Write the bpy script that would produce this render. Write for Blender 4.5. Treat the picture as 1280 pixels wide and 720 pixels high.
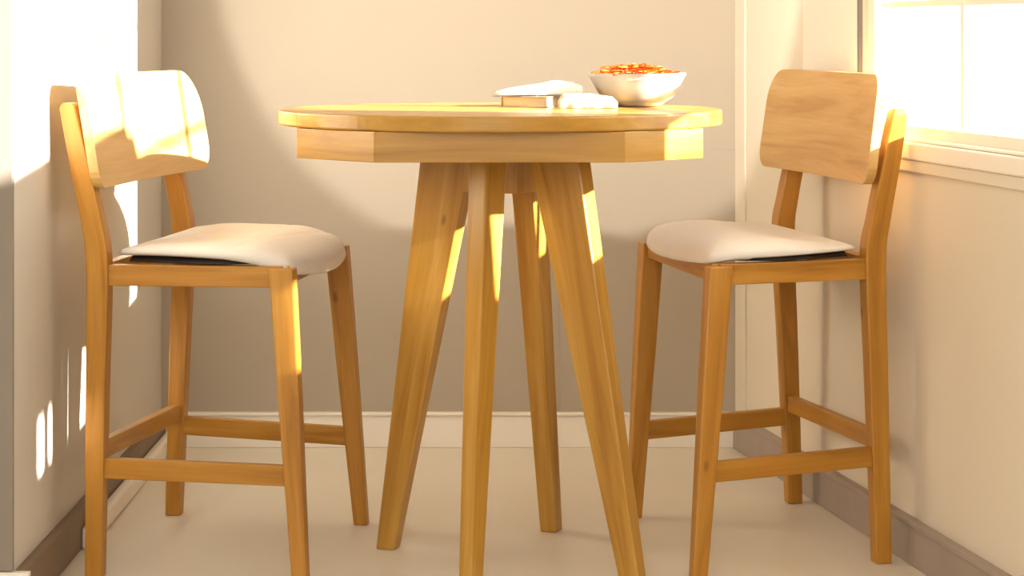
import bpy, bmesh, math, random
from mathutils import Vector, noise
random.seed(7)
C = bpy.context.scene
for o in list(bpy.data.objects): bpy.data.objects.remove(o)
COL = C.collection
V = Vector

# ------------------------------------------------------------ camera
CH = 1.053                      # eye height
cam = bpy.data.cameras.new('camera'); co = bpy.data.objects.new('camera', cam); COL.objects.link(co)
co.location = (0, 0, CH); co.rotation_euler = (math.pi/2, 0, 0)
cam.sensor_width = 36; cam.lens = 36*2950/1280; cam.shift_y = -(360-40)/1280
cam.clip_start = .05; C.camera = co

# ------------------------------------------------------------ world, sun, added lights, exposure
w = bpy.data.worlds.new('world'); C.world = w; w.use_nodes = True
bg = w.node_tree.nodes['Background']; bg.inputs[0].default_value = (1.0, .98, .95, 1); bg.inputs[1].default_value = 6.0
SUN = V((1, -.38, .345))
sl = bpy.data.lights.new('sun', 'SUN'); sl.energy = 42; sl.angle = math.radians(1.0); sl.color = (1, .96, .92)
so = bpy.data.objects.new('sun', sl); COL.objects.link(so); so.location = (3, 3, 3)
so.rotation_euler = SUN.to_track_quat('Z', 'Y').to_euler()
def area(name, loc, tgt, sx, sy, e, col, spread=180):
    l = bpy.data.lights.new(name, 'AREA'); l.shape = 'RECTANGLE'; l.size = sx; l.size_y = sy; l.energy = e; l.color = col
    l.spread = math.radians(spread)
    o = bpy.data.objects.new(name, l); COL.objects.link(o); o.location = loc
    o.rotation_euler = (V(loc)-V(tgt)).to_track_quat('Z', 'Y').to_euler(); return o
area('room_fill', (-.6, -.6, 1.9), (0, 5, .8), 2.6, 1.6, 94, (1, .95, .86))  # unseen fill light added behind the camera
spl = bpy.data.lights.new('wall_patch_spot', 'SPOT'); spl.energy = 190; spl.color = (1, .94, .88); spl.shadow_soft_size = .03  # unseen spot added to make the bright patch on the back wall
spl.spot_size = math.radians(39); spl.spot_blend = .08
spo = bpy.data.objects.new('wall_patch_spot', spl); COL.objects.link(spo); spo.location = (.02, 3.6, 1.5)
spo.rotation_euler = (V(spo.location)-V((.07, 5.99, 1.31))).to_track_quat('Z', 'Y').to_euler()
C.view_settings.view_transform = 'Standard'; C.view_settings.look = 'None'
C.view_settings.gamma = 1; C.view_settings.use_curve_mapping = False; C.view_settings.exposure = 0.0

# ------------------------------------------------------------ materials
def srgb(h):
    c = [int(h[i:i+2], 16)/255 for i in (0, 2, 4)]
    return tuple(x/12.92 if x <= .04045 else ((x+.055)/1.055)**2.4 for x in c) + (1,)
def mat(name, colr, rough=.6, var=.04, scale=6, bump=0, bscale=80, **kw):
    m = bpy.data.materials.new(name); m.use_nodes = True; n = m.node_tree.nodes; L = m.node_tree.links
    b = n['Principled BSDF']; b.inputs['Roughness'].default_value = rough
    for k, v in kw.items(): b.inputs[k].default_value = v
    tc = n.new('ShaderNodeTexCoord'); nz = n.new('ShaderNodeTexNoise'); nz.inputs['Scale'].default_value = scale
    nz.inputs['Detail'].default_value = 4; L.new(tc.outputs['Object'], nz.inputs['Vector'])
    r = n.new('ShaderNodeMixRGB'); c = srgb(colr)
    r.inputs[1].default_value = tuple(x*(1-var) for x in c[:3])+(1,); r.inputs[2].default_value = tuple(min(1, x*(1+var)) for x in c[:3])+(1,)
    L.new(nz.outputs['Fac'], r.inputs[0]); L.new(r.outputs[0], b.inputs['Base Color'])
    if bump:
        z = n.new('ShaderNodeTexNoise'); z.inputs['Scale'].default_value = bscale; z.inputs['Detail'].default_value = 3
        L.new(tc.outputs['Object'], z.inputs['Vector'])
        bp = n.new('ShaderNodeBump'); bp.inputs['Strength'].default_value = bump; bp.inputs['Distance'].default_value = .002
        L.new(z.outputs['Fac'], bp.inputs['Height']); L.new(bp.outputs[0], b.inputs['Normal'])
    return m
def wood(name, dark, mid, light, rough=.42):
    """oak grain running along the first component of each member's own 'grain' coordinates"""
    m = bpy.data.materials.new(name); m.use_nodes = True; n = m.node_tree.nodes; L = m.node_tree.links
    b = n['Principled BSDF']; b.inputs['Roughness'].default_value = rough
    at = n.new('ShaderNodeAttribute'); at.attribute_name = 'grain'
    mp = n.new('ShaderNodeMapping'); mp.inputs['Scale'].default_value = (2.2, 26, 26); L.new(at.outputs['Vector'], mp.inputs[0])
    n1 = n.new('ShaderNodeTexNoise'); n1.inputs['Scale'].default_value = 1; n1.inputs['Detail'].default_value = 5
    n1.inputs['Distortion'].default_value = .9; L.new(mp.outputs[0], n1.inputs['Vector'])
    mp2 = n.new('ShaderNodeMapping'); mp2.inputs['Scale'].default_value = (9, 260, 260); L.new(at.outputs['Vector'], mp2.inputs[0])
    n2 = n.new('ShaderNodeTexNoise'); n2.inputs['Scale'].default_value = 1; n2.inputs['Detail'].default_value = 2; L.new(mp2.outputs[0], n2.inputs['Vector'])
    r = n.new('ShaderNodeValToRGB'); e = r.color_ramp.elements
    e[0].position = .28; e[0].color = srgb(dark); e[1].position = .72; e[1].color = srgb(light)
    x = e.new(.47); x.color = srgb(mid); L.new(n1.outputs['Fac'], r.inputs[0])
    mx = n.new('ShaderNodeMixRGB'); mx.blend_type = 'MULTIPLY'; mx.inputs[0].default_value = .22
    L.new(r.outputs[0], mx.inputs[1]); L.new(n2.outputs['Fac'], mx.inputs[2])
    # small knots
    mp3 = n.new('ShaderNodeMapping'); mp3.inputs['Scale'].default_value = (3.4, 7.5, 7.5); L.new(at.outputs['Vector'], mp3.inputs[0])
    vo = n.new('ShaderNodeTexVoronoi'); vo.inputs['Scale'].default_value = 1.35; L.new(mp3.outputs[0], vo.inputs['Vector'])
    kr = n.new('ShaderNodeValToRGB'); ke = kr.color_ramp.elements; ke[0].position = .03; ke[0].color = (.42, .36, .28, 1); ke[1].position = .075; ke[1].color = (1, 1, 1, 1)
    L.new(vo.outputs['Distance'], kr.inputs[0])
    m2 = n.new('ShaderNodeMixRGB'); m2.blend_type = 'MULTIPLY'; m2.inputs[0].default_value = .8
    L.new(mx.outputs[0], m2.inputs[1]); L.new(kr.outputs[0], m2.inputs[2]); L.new(m2.outputs[0], b.inputs['Base Color'])
    bp = n.new('ShaderNodeBump'); bp.inputs['Strength'].default_value = .12; bp.inputs['Distance'].default_value = .001
    L.new(n2.outputs['Fac'], bp.inputs['Height']); L.new(bp.outputs[0], b.inputs['Normal'])
    return m
OAK = wood('honey_oak', '9E6818', 'B97E25', 'C8923C')
BACKW = wood('backrest_oak', 'BE904E', 'D3A866', 'DEBA7C')
OAKT = wood('table_oak', 'A57122', 'BC8A33', 'CC9E4C', .28)
WALLB = mat('taupe_wall', 'B0A492', .85, .03, 3, .1, 300)
WALLP = mat('cream_wall', 'E2D6C2', .85, .02, 3, .1, 300)
WALLL = mat('pale_wall', 'D0C9BC', .8, .02, 3, .1, 300)
FLOOR = mat('floor_cream', 'E0D5C2', .38, .05, 2.2, .05, 40)
WHITE = mat('white_paint', 'F1E8DA', .5, .02, 5)
MAUVE = mat('mauve_skirting', 'A69689', .6, .1, 12, .1, 60)
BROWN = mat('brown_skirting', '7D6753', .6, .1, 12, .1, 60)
ENDSHADE = mat('wall_end_shade', '8E8274', .7, .03)  # shade of the left wall's end face, put into the colour
GREYL = mat('grey_gasket', '77706A', .6)
FABRIC = mat('oat_fabric', 'E4DDD4', .95, .05, 30, .5, 900)
BASE = mat('dark_seat_pan', '2E211B', .7)
CEIL = mat('ceiling_paint', 'EEEEEE', .9, .02)
LINEN = mat('white_linen', 'F6F2EC', .9, .02, 30, .3, 700)
CREAM = mat('cream_linen', 'DCCBA8', .9, .03, 30, .3, 700)
BOARD = mat('beige_cover', 'B39B78', .6, .05, 30)
PAPER = mat('page_block', 'CDB88F', .8, .04, 60)
STEEL = mat('steel', '9A958C', .3, .03, 20, Metallic=1.0)
CARROT = mat('orange_shreds', 'EA6004', .5, .15, 60)
CREAMF = mat('creamy_salad', 'F6EBDA', .5, .05, 50, .4, 120)
def glassmat(name, tint, g=.12, body=0):
    m = bpy.data.materials.new(name); m.use_nodes = True; n = m.node_tree.nodes; L = m.node_tree.links
    n.remove(n['Principled BSDF']); out = n['Material Output']
    t = n.new('ShaderNodeBsdfTransparent'); t.inputs[0].default_value = tint
    g_ = n.new('ShaderNodeBsdfGlossy'); g_.inputs['Roughness'].default_value = .04
    fr = n.new('ShaderNodeFresnel'); fr.inputs[0].default_value = 1.45
    mul = n.new('ShaderNodeMath'); mul.operation = 'MULTIPLY'; mul.inputs[1].default_value = g; L.new(fr.outputs[0], mul.inputs[0])
    mx = n.new('ShaderNodeMixShader'); L.new(mul.outputs[0], mx.inputs[0]); L.new(t.outputs[0], mx.inputs[1]); L.new(g_.outputs[0], mx.inputs[2])
    last = mx
    if body:
        d = n.new('ShaderNodeBsdfDiffuse'); d.inputs[0].default_value = (.95, .93, .9, 1)
        m2 = n.new('ShaderNodeMixShader'); m2.inputs[0].default_value = body; L.new(mx.outputs[0], m2.inputs[1]); L.new(d.outputs[0], m2.inputs[2]); last = m2
    L.new(last.outputs[0], out.inputs[0]); return m
PANE = glassmat('window_glass', (.98, .98, .97, 1), .5)
BOWLG = glassmat('bowl_glass', (.95, .97, .96, 1), 1.0, .32)

# ------------------------------------------------------------ helpers
def link(name, bm, m, parent=None, smooth=False, bevel=0, seg=2, sub=0):
    me = bpy.data.meshes.new(name); bmesh.ops.recalc_face_normals(bm, faces=bm.faces); bm.to_mesh(me); bm.free()
    me.materials.append(m)
    o = bpy.data.objects.new(name, me); COL.objects.link(o)
    if smooth:
        for p in me.polygons: p.use_smooth = True
    if bevel:
        b = o.modifiers.new('bevel', 'BEVEL'); b.width = bevel; b.segments = seg; b.limit_method = 'ANGLE'; b.angle_limit = math.radians(35)
        b.harden_normals = False
    if sub:
        s = o.modifiers.new('sub', 'SUBSURF'); s.levels = sub; s.render_levels = sub
    if parent: o.parent = parent
    return o
def tag(o, label, cat, group=None):
    o['label'] = label; o['category'] = cat
    if group: o['group'] = group
    return o
def thing(name, loc, label, cat, group=None):
    o = bpy.data.objects.new(name, None); COL.objects.link(o); o.location = loc; o.empty_display_size = .1
    return tag(o, label, cat, group)
def struct(o): o['kind'] = 'structure'; return o
def hexa(bm, pts):
    v = [bm.verts.new(p) for p in pts]
    for f in ((0,1,2,3),(4,5,6,7),(0,1,5,4),(1,2,6,5),(2,3,7,6),(3,0,4,7)): bm.faces.new([v[i] for i in f])
    return v
def box(bm, x0, x1, y0, y1, z0, z1):
    return hexa(bm, [(x0,y0,z0),(x1,y0,z0),(x1,y1,z0),(x0,y1,z0),(x0,y0,z1),(x1,y0,z1),(x1,y1,z1),(x0,y1,z1)])
def grainlayer(bm): return bm.verts.layers.float_vector.new('grain')
def loft(stations, a, b, org=V((0,0,0))):
    """member through stations (centre, half width along a, half width along b); grain runs along it"""
    bm = bmesh.new(); g = grainlayer(bm); off = V((random.random()*9, random.random()*9, random.random()*9)); rings = []; L = 0
    for i, (c, ha, hb) in enumerate(stations):
        c = V(c)
        if i: L += (c-V(stations[i-1][0])).length
        ring = []
        for sa, sb in ((-1,-1),(1,-1),(1,1),(-1,1)):
            v = bm.verts.new(c + a*ha*sa + b*hb*sb - org); v[g] = off + V((L, ha*sa, hb*sb)); ring.append(v)
        rings.append(ring)
    for r0, r1 in zip(rings, rings[1:]):
        for k in range(4): bm.faces.new((r0[k], r0[(k+1)%4], r1[(k+1)%4], r1[k]))
    bm.faces.new(rings[0]); bm.faces.new(rings[-1]); return bm
def bar(p, q, th, h, org):
    """straight rail from p to q, thickness th (horizontal), height h"""
    p, q = V(p), V(q); d = (q-p).normalized(); side = d.cross(V((0,0,1))).normalized(); up = side.cross(d).normalized()
    return loft([(p, th/2, h/2), (q, th/2, h/2)], side, up, org)
def spline(pts, n=6):
    out = []
    P = [pts[0]]+list(pts)+[pts[-1]]
    for i in range(1, len(P)-2):
        for k in range(n):
            t = k/n; r = []
            for c in range(len(pts[0])):
                a, b, c2, d = P[i-1][c], P[i][c], P[i+1][c], P[i+2][c]
                r.append(.5*((2*b)+(-a+c2)*t+(2*a-5*b+4*c2-d)*t*t+(-a+3*b-3*c2+d)*t**3))
            out.append(r)
    out.append(list(pts[-1])); return out

# ------------------------------------------------------------ room
BACK = 5.99
LX = -.89
def RX(d): return .553 + (BACK-d)*.1747 + .018        # right wall face
def rw(bm, d0, d1, z0, z1, o0, o1):                   # box along the right wall, o = offset into the wall (+) or the room (-)
    return hexa(bm, [(RX(d0)+o0,d0,z0),(RX(d0)+o1,d0,z0),(RX(d1)+o1,d1,z0),(RX(d1)+o0,d1,z0),
                     (RX(d0)+o0,d0,z1),(RX(d0)+o1,d0,z1),(RX(d1)+o1,d1,z1),(RX(d1)+o0,d1,z1)])
bm = bmesh.new(); box(bm, -3.4, 2.2, -1.2, 6.2, -.1, 0); struct(link('floor', bm, FLOOR))
bm = bmesh.new(); box(bm, -3.4, 2.2, -1.2, 6.2, 2.6, 2.7); struct(link('ceiling', bm, CEIL))
bm = bmesh.new(); box(bm, LX-.16, 1.0, BACK, BACK+.15, 0, 2.6); struct(link('wall_back', bm, WALLB))
bm = bmesh.new(); box(bm, LX-.16, LX, 4.22, BACK, 0, 2.6); struct(link('wall_left', bm, WALLL))
bm = bmesh.new(); box(bm, -3.4, LX-.16, 4.6, 4.75, 0, 2.6); struct(link('wall_side', bm, WALLL))
bm = bmesh.new(); box(bm, -3.4, -3.3, -1.2, 4.6, 0, 2.6); struct(link('wall_far_left', bm, CEIL))
bm = bmesh.new(); box(bm, -3.4, 2.2, -1.2, -1.1, 0, 2.6); struct(link('wall_front', bm, CEIL))
W0, W1, WZ0, WZ1 = 4.09, 5.01, .835, 1.95             # window opening
bm = bmesh.new()
# right wall: main window, unseen low and high panes added for sun patches
LOW = ((3.69, 3.78, .99), (3.80, 3.865, .99), (3.96, 4.035, 1.06))
for a in ((-1.1, 3.4, 0, 2.6), (3.4, 3.69, 0, 1.43), (3.69, W0, 0, WZ0+.03), (3.78, 3.80, WZ0+.03, 1.43), (3.865, 3.96, WZ0+.03, 1.43), (4.035, W0, WZ0+.03, 1.43),
          (3.69, 3.78, .99, 1.43), (3.80, 3.865, .99, 1.43), (3.96, 4.035, 1.06, 1.43), (3.4, W0, WZ1, 2.6), (W1, BACK, 0, 2.6), (W0, W1, 0, WZ0), (W0, W1, WZ1, 2.6)): rw(bm, *a, 0, .09)
struct(link('wall_right', bm, WALLP))
# skirtings
bm = bmesh.new(); box(bm, LX, RX(BACK), BACK-.014, BACK, 0, .082); box(bm, LX, RX(BACK), BACK-.02, BACK, .082, .09)
struct(link('baseboard_back', bm, WHITE, bevel=.002))
bm = bmesh.new(); rw(bm, -1.1, BACK-.021, 0, .078, -.016, 0); rw(bm, -1.1, BACK-.021, .078, .09, -.021, 0)
struct(link('baseboard_right', bm, MAUVE, bevel=.002))
bm = bmesh.new(); box(bm, LX, LX+.014, 4.222, BACK-.021, 0, .08); box(bm, LX, LX+.018, 4.222, BACK-.021, .08, .09)
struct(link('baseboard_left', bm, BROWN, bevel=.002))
bm = bmesh.new(); box(bm, LX-.16, LX+.03, 4.2, 4.219, 0, .09); struct(link('baseboard_end', bm, WHITE, bevel=.002))
bm = bmesh.new(); box(bm, LX-.16, LX, 4.2075, 4.2195, .091, 2.6); struct(link('shaded_end_cap', bm, ENDSHADE, bevel=.002))  # cap added so the wall end's shade sits in its colour
bm = bmesh.new(); box(bm, LX+.0145, LX+.036, 4.80, BACK-.022, 0, .045); struct(link('trim_1', bm, WHITE, bevel=.006))
# shallow panel low on the back wall, right half
bm = bmesh.new(); box(bm, (700-640)/492, RX(BACK)-.001, BACK-.006, BACK, .0901, .754); struct(link('trim_2', bm, WALLB, bevel=.001))
# corner batten on the right wall and window casing
bm = bmesh.new(); rw(bm, 5.90, BACK-.001, .0905, 2.6, -.006, 0); struct(link('trim_3', bm, WALLP, bevel=.002))
bm = bmesh.new()
rw(bm, W1+.012, 5.41, .78, WZ1+.12, -.006, 0); struct(link('trim_4', bm, WHITE, bevel=.002))
# window
wt = bpy.data.objects.new('window_1', None); COL.objects.link(wt); wt['kind'] = 'structure'
def sub(o): o.parent = wt; return o
bm = bmesh.new()
for a in ((W0, W0+.05, WZ0, 1.43), (W1-.045, W1, WZ0, WZ1), (W0+.05, W1-.045, WZ0, WZ0+.03), (W0+.05, W1-.045, WZ1-.04, WZ1)): rw(bm, *a, .012, .07)
sub(link('window_frame', bm, WHITE, bevel=.003))
bm = bmesh.new()
for d in (4.51,): rw(bm, d-.009, d+.009, WZ0+.03, WZ1-.04, .03, .055)
for z in (1.11, 1.38, 1.65): rw(bm, W0+.05, 4.501, z-.007, z+.007, .032, .053); rw(bm, 4.519, W1-.045, z-.007, z+.007, .032, .053)
sub(link('glazing_bar', bm, WHITE, bevel=.002))
bm = bmesh.new(); rw(bm, W0+.03, W1-.03, WZ0+.01, WZ1-.01, .040, .044); sub(link('window_pane', bm, PANE))
bm = bmesh.new(); rw(bm, W1-.001, W1+.011, WZ0, WZ1, -.006, .002); sub(link('window_gasket', bm, GREYL))
bm = bmesh.new(); rw(bm, W0-.1, W1+.10, .80, .8345, -.016, 0); rw(bm, W0, W1, .8346, .842, -.006, .012)
sub(link('window_sill', bm, WHITE, bevel=.004))
bm = bmesh.new(); rw(bm, W0-.1, W1+.10, .775, .7995, -.010, 0); sub(link('sill_apron', bm, WALLP, bevel=.003))

for n_, (d0, d1, z1) in enumerate(LOW + ((3.4, 4.09, WZ1),)):  # three low panes and a high one, unseen, added to shape sun patches
    z0 = WZ0+.03 if n_ < 3 else 1.43; f = .004 if n_ < 3 else .03
    w2 = bpy.data.objects.new('window_%d' % (n_+2), None); COL.objects.link(w2); w2['kind'] = 'structure'
    bm = bmesh.new()
    for a in ((d0, d0+f, z0, z1), (d1-f if n_ < 3 else d1-.004, d1, z0, z1), (d0+f, d1-.004, z0, z0+f), (d0+f, d1-.004, z1-f, z1)): rw(bm, *a, .02, .06)
    link('window_frame', bm, WHITE, w2)
    bm = bmesh.new(); rw(bm, d0+f, d1-.004, z0+f, z1-f, .040, .044); link('window_pane', bm, PANE, w2)

# ------------------------------------------------------------ round table
TC = V((-.023, 4.70, 0))
tbl = thing('bar_table', TC, 'honey oak round bar table on four splayed legs between the two stools', 'table')
def disc(bm, R, z0, z1, n=128, bev=.004, layer=None, off=V((0,0,0))):
    prof = [(R-bev*1.2, z0), (R-bev*.3, z0+bev*.3), (R, z0+bev), (R, z1-bev), (R-bev*.3, z1-bev*.3), (R-bev*1.2, z1)]
    rings = []
    for r, z in prof:
        ring = []
        for k in range(n):
            t = 2*math.pi*k/n; v = bm.verts.new((r*math.cos(t), r*math.sin(t), z))
            if layer: v[layer] = off+V((v.co.x, v.co.y*.5, v.co.z))
            ring.append(v)
        rings.append(ring)
    for a, b in zip(rings, rings[1:]):
        for k in range(n): bm.faces.new((a[k], a[(k+1)%n], b[(k+1)%n], b[k]))
    bm.faces.new(rings[0]); bm.faces.new(rings[-1])
bm = bmesh.new(); g = grainlayer(bm); disc(bm, .440, .871, .9, layer=g, off=V((3,2,1)))
link('tabletop', bm, OAKT, tbl)
h, q = .385, .229
oct_ = [(-q,-h),(q,-h),(h,-q),(h,q),(q,h),(-q,h),(-h,q),(-h,-q)]
bm = bmesh.new(); g = grainlayer(bm); ring = []
for s, z in ((1, .814), (1, .8705), (.9, .8705), (.9, .814)):
    r_ = []
    for i, (x, y) in enumerate(oct_):
        v = bm.verts.new((x*s, y*s, z)); v[g] = V((x+y*.6+5, z*1.0, 7+y*.1)); r_.append(v)
    ring.append(r_)
for a, b in zip(ring, ring[1:]+ring[:1]):
    for k in range(8): bm.faces.new((a[k], a[(k+1)%8], b[(k+1)%8], b[k]))
link('apron', bm, OAKT, tbl, bevel=.0015)
# cross block that the four legs are fixed to
th = math.radians(-27); ax = V((math.cos(th), math.sin(th), 0)); ay = V((-math.sin(th), math.cos(th), 0))
bm = loft([(V((0,0,.735)), .06, .045), (V((0,0,.8138)), .06, .045)], ax, ay); link('leg_block', bm, OAKT, tbl, bevel=.002)
for i, (dx, dz) in enumerate(((ax, 0), (ay, 0))):
    bm = loft([(-dx*.365+V((0,0,.835)), .02, .02), (dx*.365+V((0,0,.835)), .02, .02)], dx.cross(V((0,0,1))), V((0,0,1)))
    if i == 0: link('underframe', bm, OAKT, tbl, bevel=.001)
    else: bm.free()
def tleg(top, foot, phi, w1, w2, t1, t2):
    a = V((math.cos(phi), math.sin(phi), 0)); b = V((-math.sin(phi), math.cos(phi), 0))
    T = V((top[0], top[1], .8138))-TC; F = V((foot[0], foot[1], 0))-TC
    link('leg', loft([(F, w2/2, t2/2), (T, w1/2, t1/2)], a, b), OAKT, tbl, bevel=.003)
tleg((-.124, 4.78), (-.253, 4.815), math.radians(-20), .110, .040, .05, .034)
tleg((.091, 4.61), (.232, 4.50), math.radians(-30), .112, .042, .05, .034)
tleg((-.046, 4.56), (-.078, 4.415), math.radians(52), .066, .036, .044, .030)
tleg((.030, 4.82), (.083, 4.985), math.radians(68), .080, .040, .05, .036)

# ------------------------------------------------------------ bar stools
def stool(label, bn, bf, fn, ff, bn_s, bf_s, fn_s, ff_s, bn_t, bf_t, rest, fwd, saddle=False):
    """feet, seat-level joints and post tops of the near/far back posts and near/far front legs (world metres)"""
    org = V(((bn[0]+bf[0]+fn[0]+ff[0])/4, (bn[1]+bf[1]+fn[1]+ff[1])/4, 0))
    r = thing('bar_stool', org, label, 'bar stool', 'oak bar stools with pale cushions either side of the table')
    F = V((fwd[0], fwd[1], 0)).normalized(); S = V((-F.y, F.x, 0))
    if S.y < 0: S = -S
    for ft, st, tp in ((bn, bn_s, bn_t), (bf, bf_s, bf_t)):
        ft, st, tp = V((*ft, 0)), V(st), V(tp)
        m1 = ft.lerp(st, .6)
        k = [(*ft, .0165, .0165), (*m1, .0195, .019), (*st, .0215, .020), (*st.lerp(tp, .30), .0205, .019), (*st.lerp(tp, .66), .019, .018), (*tp, .0165, .017)]
        # bend: straight below the seat, swept back above it
        k[3] = (*(V(k[3][:3]) - (tp-st).dot(F)*F*.10), .0205, .019)
        k[4] = (*(V(k[4][:3]) - (tp-st).dot(F)*F*.04), .019, .018)
        stn = [(V(a[:3]), a[3], a[4]) for a in spline(k, 5)]
        stn += [(stn[-1][0]+V((0,0,.006)), .0145, .0165), (stn[-1][0]+V((0,0,.0115)), .0095, .015)]
        link('back_post', loft(stn, F, S, org), OAK, r, bevel=.003)
    for ft, tp in ((fn, fn_s), (ff, ff_s)):
        ft, tp = V((*ft, 0)), V(tp)
        link('front_leg', loft([(ft, .015, .014), (ft.lerp(tp, .6), .021, .019), (tp, .0235, .021)], F, S, org), OAK, r, bevel=.003)
    def at(ft, st, z): ft = V((*ft, 0)); st = V(st); return ft.lerp(st, z/st.z)
    def rail(name, p, q, th, h): link(name, bar(p, q, th, h, org), OAK, r, bevel=.002)
    rail('side_rail', at(bn, bn_s, .584), at(fn, fn_s, .584), .024, .041)
    rail('side_rail', at(bf, bf_s, .584), at(ff, ff_s, .584), .024, .041)
    rail('front_rail', at(fn, fn_s, .586), at(ff, ff_s, .586), .024, .036)
    rail('back_rail', at(bn, bn_s, .584), at(bf, bf_s, .584), .024, .041)
    rail('stretcher', at(bn, bn_s, .212), at(fn, fn_s, .205), .020, .039)
    rail('stretcher', at(bf, bf_s, .196), at(ff, ff_s, .190), .020, .039)
    rail('stretcher', at(bn, bn_s, .243), at(bf, bf_s, .225), .020, .036)
    # ---- seat: dark pan and shaped cushion; u runs back (0) to front (1), v across (-1..1)
    B0, B1, F0, F1 = at(bn, bn_s, .6), at(bf, bf_s, .6), at(fn, fn_s, .6), at(ff, ff_s, .6)
    bm_mid = (B0+B1)/2; fm_mid = (F0+F1)/2; ux = (fm_mid-bm_mid); uw = ((B1-B0)+(F1-F0))/2
    def P(u, v, z, ext=0): 
        p = bm_mid + ux*u + uw*.5*v; return V((p.x, p.y, z)) - org
    def cushion(name, z0, z1, m, grow, prof, sub_=1):
        NU, NV = 60, 44; bm = bmesh.new(); top = []; bot = []
        for i in range(NU+1):
            a = i/NU; rt = []; rb = []
            for j in range(NV+1):
                c = -1+2*j/NV; s = -1+2*a                      # square coords s (back-front), c (side)
                # squircle mapping keeps corners round
                kx = s*math.sqrt(1-(.30 if s > 0 else .12)*c*c); ky = c*math.sqrt(1-(.36 if s > 0 else .16)*s*s)
                u = .52 + kx*((.63+grow*4 if kx > 0 else .47+grow))
                wid = 1.04+.07*u + grow
                v = ky*wid
                e = max(abs(s), abs(c)); edge = max(0, 1-max(0, (e-.62)/.38)**2.6)**.6
                zt, zb = prof(u, v, edge)
                rt.append(bm.verts.new(P(u, v, zt))); rb.append(None if e >= .9999 else bm.verts.new(P(u, v, zb)))
            top.append(rt); bot.append(rb)
        for i in range(NU+1):
            for j in range(NV+1):
                if bot[i][j] is None: bot[i][j] = top[i][j]
        for i in range(NU):
            for j in range(NV):
                bm.faces.new((top[i][j], top[i+1][j], top[i+1][j+1], top[i][j+1]))
                q_ = (bot[i][j], bot[i][j+1], bot[i+1][j+1], bot[i+1][j])
                if len(set(q_)) == 4 and not all(x in top[i]+top[i+1] for x in q_): bm.faces.new(q_)
        return link(name, bm, m, r, smooth=True)
    def pan(u, v, e): return (.6055+.010*max(0,(u-.3))-.0 , .6045) if e > 0 else (.605, .605)
    def soft(u, v, e):
        mid = .616 + .006*(1-u)                                   # seam height
        wr = .0022*noise.noise(V((u*5, v*4, 1.3)))
        if saddle:                                                # raised side rims, valley between, front edge rolled down
            arch = .006*math.sin(math.pi*max(0, min(1, u/.9)))
            rise = .006 + .014*max(0, min(1, (u+.04)/.3))**.8 + .004*max(0, min(1, u))
            dip = .018*math.exp(-((u-.36)/.26)**2)*(1-min(1, abs(v))**2)
            drop = .026*max(0, (u-.80)/.30)**1.6
            fold = .0018*math.exp(-((u-.62-.10*v)/.018)**2) + .0016*math.exp(-((u-.84-.12*v)/.016)**2)
            return (mid + arch + (rise-dip+wr-fold)*e**.7 - drop, mid + arch - .005 - .009*max(0, (u-.7)/.3) - drop*.8)
        rise = .008 + .024*max(0, min(1, (u-.0)/.62))**1.1        # thin at the back, full at the front
        dip = .010*math.exp(-((u-.42)/.22)**2)*(1-min(1, abs(v))**2)
        drop = .012*max(0, (u-.86)/.22)**1.5
        low = .010 if u > .8 else .006
        return (mid + (rise-dip+wr)*e - drop, mid - (low+.006*max(0,u-.5))*e - drop*.9)
    cushion('seat_pan', 0, 0, BASE, -.05, lambda u, v, e: (.6065 + .009*(e > .2), .6052), 0)
    cushion('seat_cushion', 0, 0, FABRIC, .0, soft)
    # ---- backrest: bent plywood panel in front of the posts
    (n0, n1, f0, f1, zb, zt, bow, R) = rest   # near bottom, near top, far bottom, far top (xy)
    n0, n1, f0, f1 = V((*n0, zb)), V((*n1, zt)), V((*f0, zb)), V((*f1, zt))
    bm = bmesh.new(); g = grainlayer(bm); T = .020; NU, NV = 36, 20; Wd = (f0-n0).length/2; Hh = (zt-zb)/2; front = []; backl = []
    nrm = F.copy()
    offg = V((random.random()*9, random.random()*9, 2))
    # rounded rectangle outline: square grid pulled in at the corners
    for i in range(NV+1):
        t = -math.cos(math.pi*i/NV); y = t*Hh; cr = 0
        def cut(rr): return rr-math.sqrt(max(0, rr*rr-(abs(y)-(Hh-rr))**2)) if abs(y) > Hh-rr else 0
        cn, cf = cut(.035), cut(R if t > 0 else R*.55); fr = []; bk = []
        for j in range(NU+1):
            x = -Wd+cn + (2*Wd-cn-cf)*j/NU; tt = (x/Wd+1)/2
            c = n0.lerp(f0, tt).lerp(n1.lerp(f1, tt), (t+1)/2)
            c = c - F*bow*(1-(x/Wd)**2) + F*bow*.5
            c.z += -.010*(1-(x/Wd)**2) if t < 0 and False else 0
            for lst, sg in ((fr, 1), (bk, -1)):
                v = bm.verts.new(c + F*T/2*sg - org); v[g] = offg+V((x*.9, y*.75, sg*.01)); lst.append(v)
        front.append(fr); backl.append(bk)
    for i in range(NV):
        for j in range(NU):
            bm.faces.new((front[i][j], front[i][j+1], front[i+1][j+1], front[i+1][j])); bm.faces.new((backl[i][j], backl[i+1][j], backl[i+1][j+1], backl[i][j+1]))
    for i in range(NV):
        bm.faces.new((front[i][0], front[i+1][0], backl[i+1][0], backl[i][0])); bm.faces.new((front[i][NU], backl[i][NU], backl[i+1][NU], front[i+1][NU]))
    for j in range(NU):
        bm.faces.new((front[0][j], backl[0][j], backl[0][j+1], front[0][j+1])); bm.faces.new((front[NV][j], front[NV][j+1], backl[NV][j+1], backl[NV][j]))
    link('backrest', bm, BACKW, r, bevel=.004, seg=3)
    return r
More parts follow.
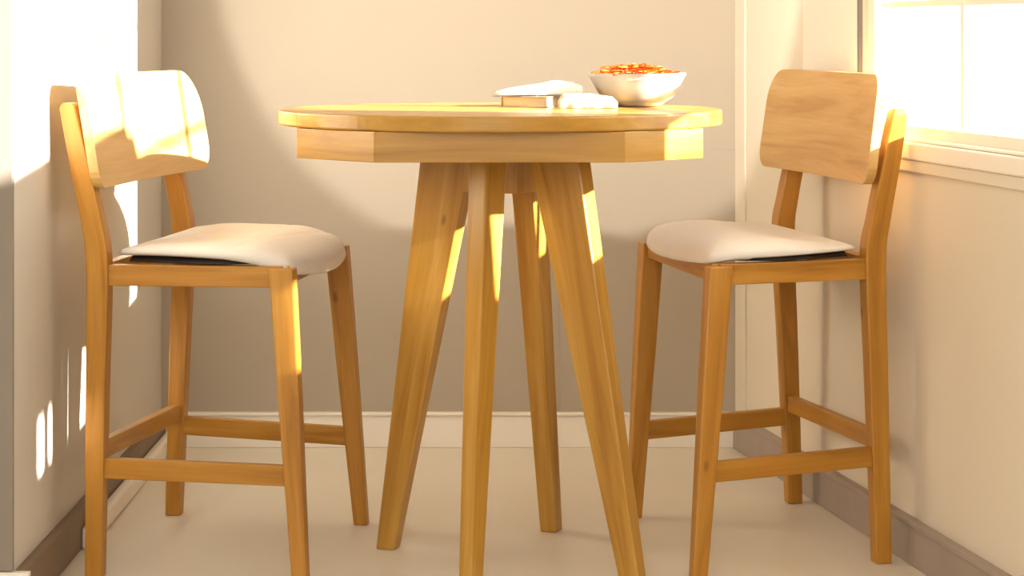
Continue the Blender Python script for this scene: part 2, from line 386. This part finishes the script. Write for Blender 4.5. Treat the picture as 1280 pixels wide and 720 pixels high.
L_ = stool('oak bar stool with sunlit backrest and pale cushion, left of the round table',
    (-.805, 4.56), (-.737, 5.15), (-.402, 4.50), (-.322, 5.05),
    (-.797, 4.56, .60), (-.716, 5.15, .60), (-.440, 4.53, .60), (-.372, 5.02, .60),
    (-.853, 4.555, .905), (-.772, 5.16, .905),
    ((-.803, 4.515), (-.838, 4.515), (-.680, 5.22), (-.716, 5.22), .752, .970, .018, .105), (1, -.13), saddle=True)
R_ = stool('oak bar stool with unlit backrest front and cream cushion, right of table beneath the window',
    (.733, 4.685), (.630, 5.28), (.357, 4.53), (.264, 5.12),
    (.716, 4.685, .60), (.604, 5.26, .60), (.400, 4.57, .60), (.300, 5.09, .60),
    (.760, 4.655, .890), (.655, 5.27, .890),
    ((.712, 4.63), (.736, 4.62), (.572, 5.33), (.602, 5.33), .752, .970, .018, .075), (-1, -.24))

# ------------------------------------------------------------ things on the table
TZ = .9
def lathe(prof, n=48, wob=None):
    bm = bmesh.new(); rings = []
    for r, z in prof:
        rings.append([bm.verts.new((r*math.cos(2*math.pi*k/n), r*math.sin(2*math.pi*k/n), z + (wob(k/n, r) if wob else 0))) for k in range(n)])
    for a, b in zip(rings, rings[1:]):
        for k in range(n): bm.faces.new((a[k], a[(k+1)%n], b[(k+1)%n], b[k]))
    return bm, rings
BX, BY = (796-640)/608, 4.85
bowl = thing('glass_bowl', (BX, BY, TZ), 'clear glass bowl full of creamy salad topped with orange shreds, on the table', 'bowl')
prof = [(.0, .001), (.045, .001), (.052, .004), (.070, .020), (.085, .045), (.096, .066), (.101, .069), (.1015, .066), (.0985, .062), (.0885, .043), (.074, .019), (.055, .0075), (.0, .006)]
bm, rg = lathe(prof); bmesh.ops.remove_doubles(bm, verts=bm.verts, dist=1e-5); link('bowl_glass', bm, BOWLG, bowl, smooth=True)
prof = [(.0, .009), (.052, .0095), (.071, .0215), (.0845, .043), (.089, .054), (.080, .060), (.05, .066), (.0, .068)]
sal = thing('creamy_salad', (BX, BY, TZ), 'creamy white salad filling the glass bowl on the table', 'food')
bm, rg = lathe(prof, 48, lambda t, r: .0012*math.sin(t*40)*(r > .03)); bmesh.ops.remove_doubles(bm, verts=bm.verts, dist=1e-4)
link('salad', bm, CREAMF, sal, smooth=True)
# shredded carrot: a heap of thin curled strips nobody could count
bm = bmesh.new()
for k in range(700):
    t = random.random()*2*math.pi; rr = .082*math.sqrt(random.random()); px, py = rr*math.cos(t)-.008, rr*math.sin(t)
    base = .067 + .016*(1-(rr/.084)**2) - (.004 if rr > .05 else 0)
    p = V((px, py, base+random.random()*.003)); a = random.random()*6.28; ln = .010+random.random()*.016; cur = random.uniform(-90, 90); wv = random.uniform(.0012, .0022)
    q = p.copy(); prev = None
    for s in range(6):
        d = V((math.cos(a), math.sin(a), random.uniform(-.2, .25))); sd = V((-math.sin(a), math.cos(a), 0))*wv; up = V((0, 0, wv*.8))
        ring = [bm.verts.new(q+sd), bm.verts.new(q+up), bm.verts.new(q-sd), bm.verts.new(q-up)]
        if prev:
            for m_ in range(4): bm.faces.new((prev[m_], prev[(m_+1)%4], ring[(m_+1)%4], ring[m_]))
        prev = ring; q = q+d*ln/5; a += cur*ln/5
o = link('shredded_carrot', bm, CARROT, None, smooth=True); o.location = (BX, BY, TZ); o['kind'] = 'stuff'
tag(o, 'heap of bright orange shreds on top of the salad in the glass bowl', 'food')

# closed notebook under the white napkin
nb = thing('notebook', (.055, 4.86, TZ), 'closed beige notebook lying flat under the white napkin', 'book')
bm = bmesh.new(); box(bm, -.052, .052, -.075, .075, .0, .0025); box(bm, -.052, .052, -.075, .075, .0195, .022); box(bm, -.052, -.0495, -.075, .075, .0025, .0195)
link('cover', bm, BOARD, nb, bevel=.0008)
bm = bmesh.new(); box(bm, -.0490, .049, -.072, .072, .0026, .0194); link('pages', bm, PAPER, nb)
nb.rotation_euler.z = math.radians(-24)
# steel serving knife lying across notebook, its tip past the napkin
def cloth(name, cx, cy, hx, hy, z0, hfun, m, rot=0, th=.0025, nx=44, ny=30, seed=0, solid=True):
    bm = bmesh.new(); T_ = []; B_ = []
    for i in range(nx+1):
        rt = []; rb = []
        for j in range(ny+1):
            u = -1+2*i/nx; v = -1+2*j/ny
            xx = hx*u + .003*noise.noise(V((u*2, v*3, seed))); yy = hy*v + .004*noise.noise(V((u*3, v*2, seed+4)))
            z = hfun(u, v) + .0016*noise.noise(V((u*4, v*3, seed+9)))
            rt.append(bm.verts.new((xx, yy, z+th))); rb.append(bm.verts.new((xx, yy, .0003 if solid else max(0.0003, z))))
        T_.append(rt); B_.append(rb)
    for i in range(nx):
        for j in range(ny):
            bm.faces.new((T_[i][j], T_[i+1][j], T_[i+1][j+1], T_[i][j+1])); bm.faces.new((B_[i][j], B_[i][j+1], B_[i+1][j+1], B_[i+1][j]))
    for i in range(nx):
        for j in (0, ny): bm.faces.new((T_[i][j], T_[i+1][j], B_[i+1][j], B_[i][j]))
    for j in range(ny):
        for i in (0, nx): bm.faces.new((T_[i][j], T_[i][j+1], B_[i][j+1], B_[i][j]))
    o = link(name, bm, m, None, smooth=True); o.location = (cx, cy, z0); o.rotation_euler.z = rot
    return o
kn = thing('table_knife', (.0, 4.80, TZ+.0222), 'thin steel knife resting on the notebook, its tip sticking out left of the napkin', 'knife')
bm = bmesh.new(); pts = [(-.040, 0, .0022), (-.030, .003, .0022), (0, .006, .0024), (.05, .007, .0026), (.052, .005, .003), (.10, .005, .004)]
pv = None
for x, hw, hz in pts:
    rr_ = [bm.verts.new((x, -max(hw, .0006), 0)), bm.verts.new((x, max(hw, .0006), 0)), bm.verts.new((x, max(hw, .0006)*.8, hz*.6)), bm.verts.new((x, -max(hw, .0006)*.8, hz*.6))]
    if pv:
        for k in range(4): bm.faces.new((pv[k], pv[(k+1)%4], rr_[(k+1)%4], rr_[k]))
    else: bm.faces.new(rr_)
    pv = rr_
bm.faces.new(pv); link('blade_and_handle', bm, STEEL, kn)
def nap(u, v):
    t = (u+1)/2
    return .0005 + .019*min(1, t*1.6)**.7*(1-.2*v*v) + .004*math.exp(-((u-.45)/.3)**2) - .002*(u > .9)
tag(cloth('folded_napkin', .055, 4.86, .084, .062, TZ+.0252, nap, LINEN, math.radians(4), .004, seed=3), 'white folded cloth napkin heaped over the beige notebook', 'napkin')
def nap2(u, v):
    return .0003 + .026*(.55+.45*math.cos(v*1.2))*(1-.28*max(0, u)) *(1-max(0, abs(u)-.85)*3)
tag(cloth('rolled_napkin', .152, 4.735, .058, .020, TZ+.0003, nap2, CREAM, math.radians(3), .003, seed=8), 'cream napkin folded in a low roll on the table in front of the bowl', 'napkin')
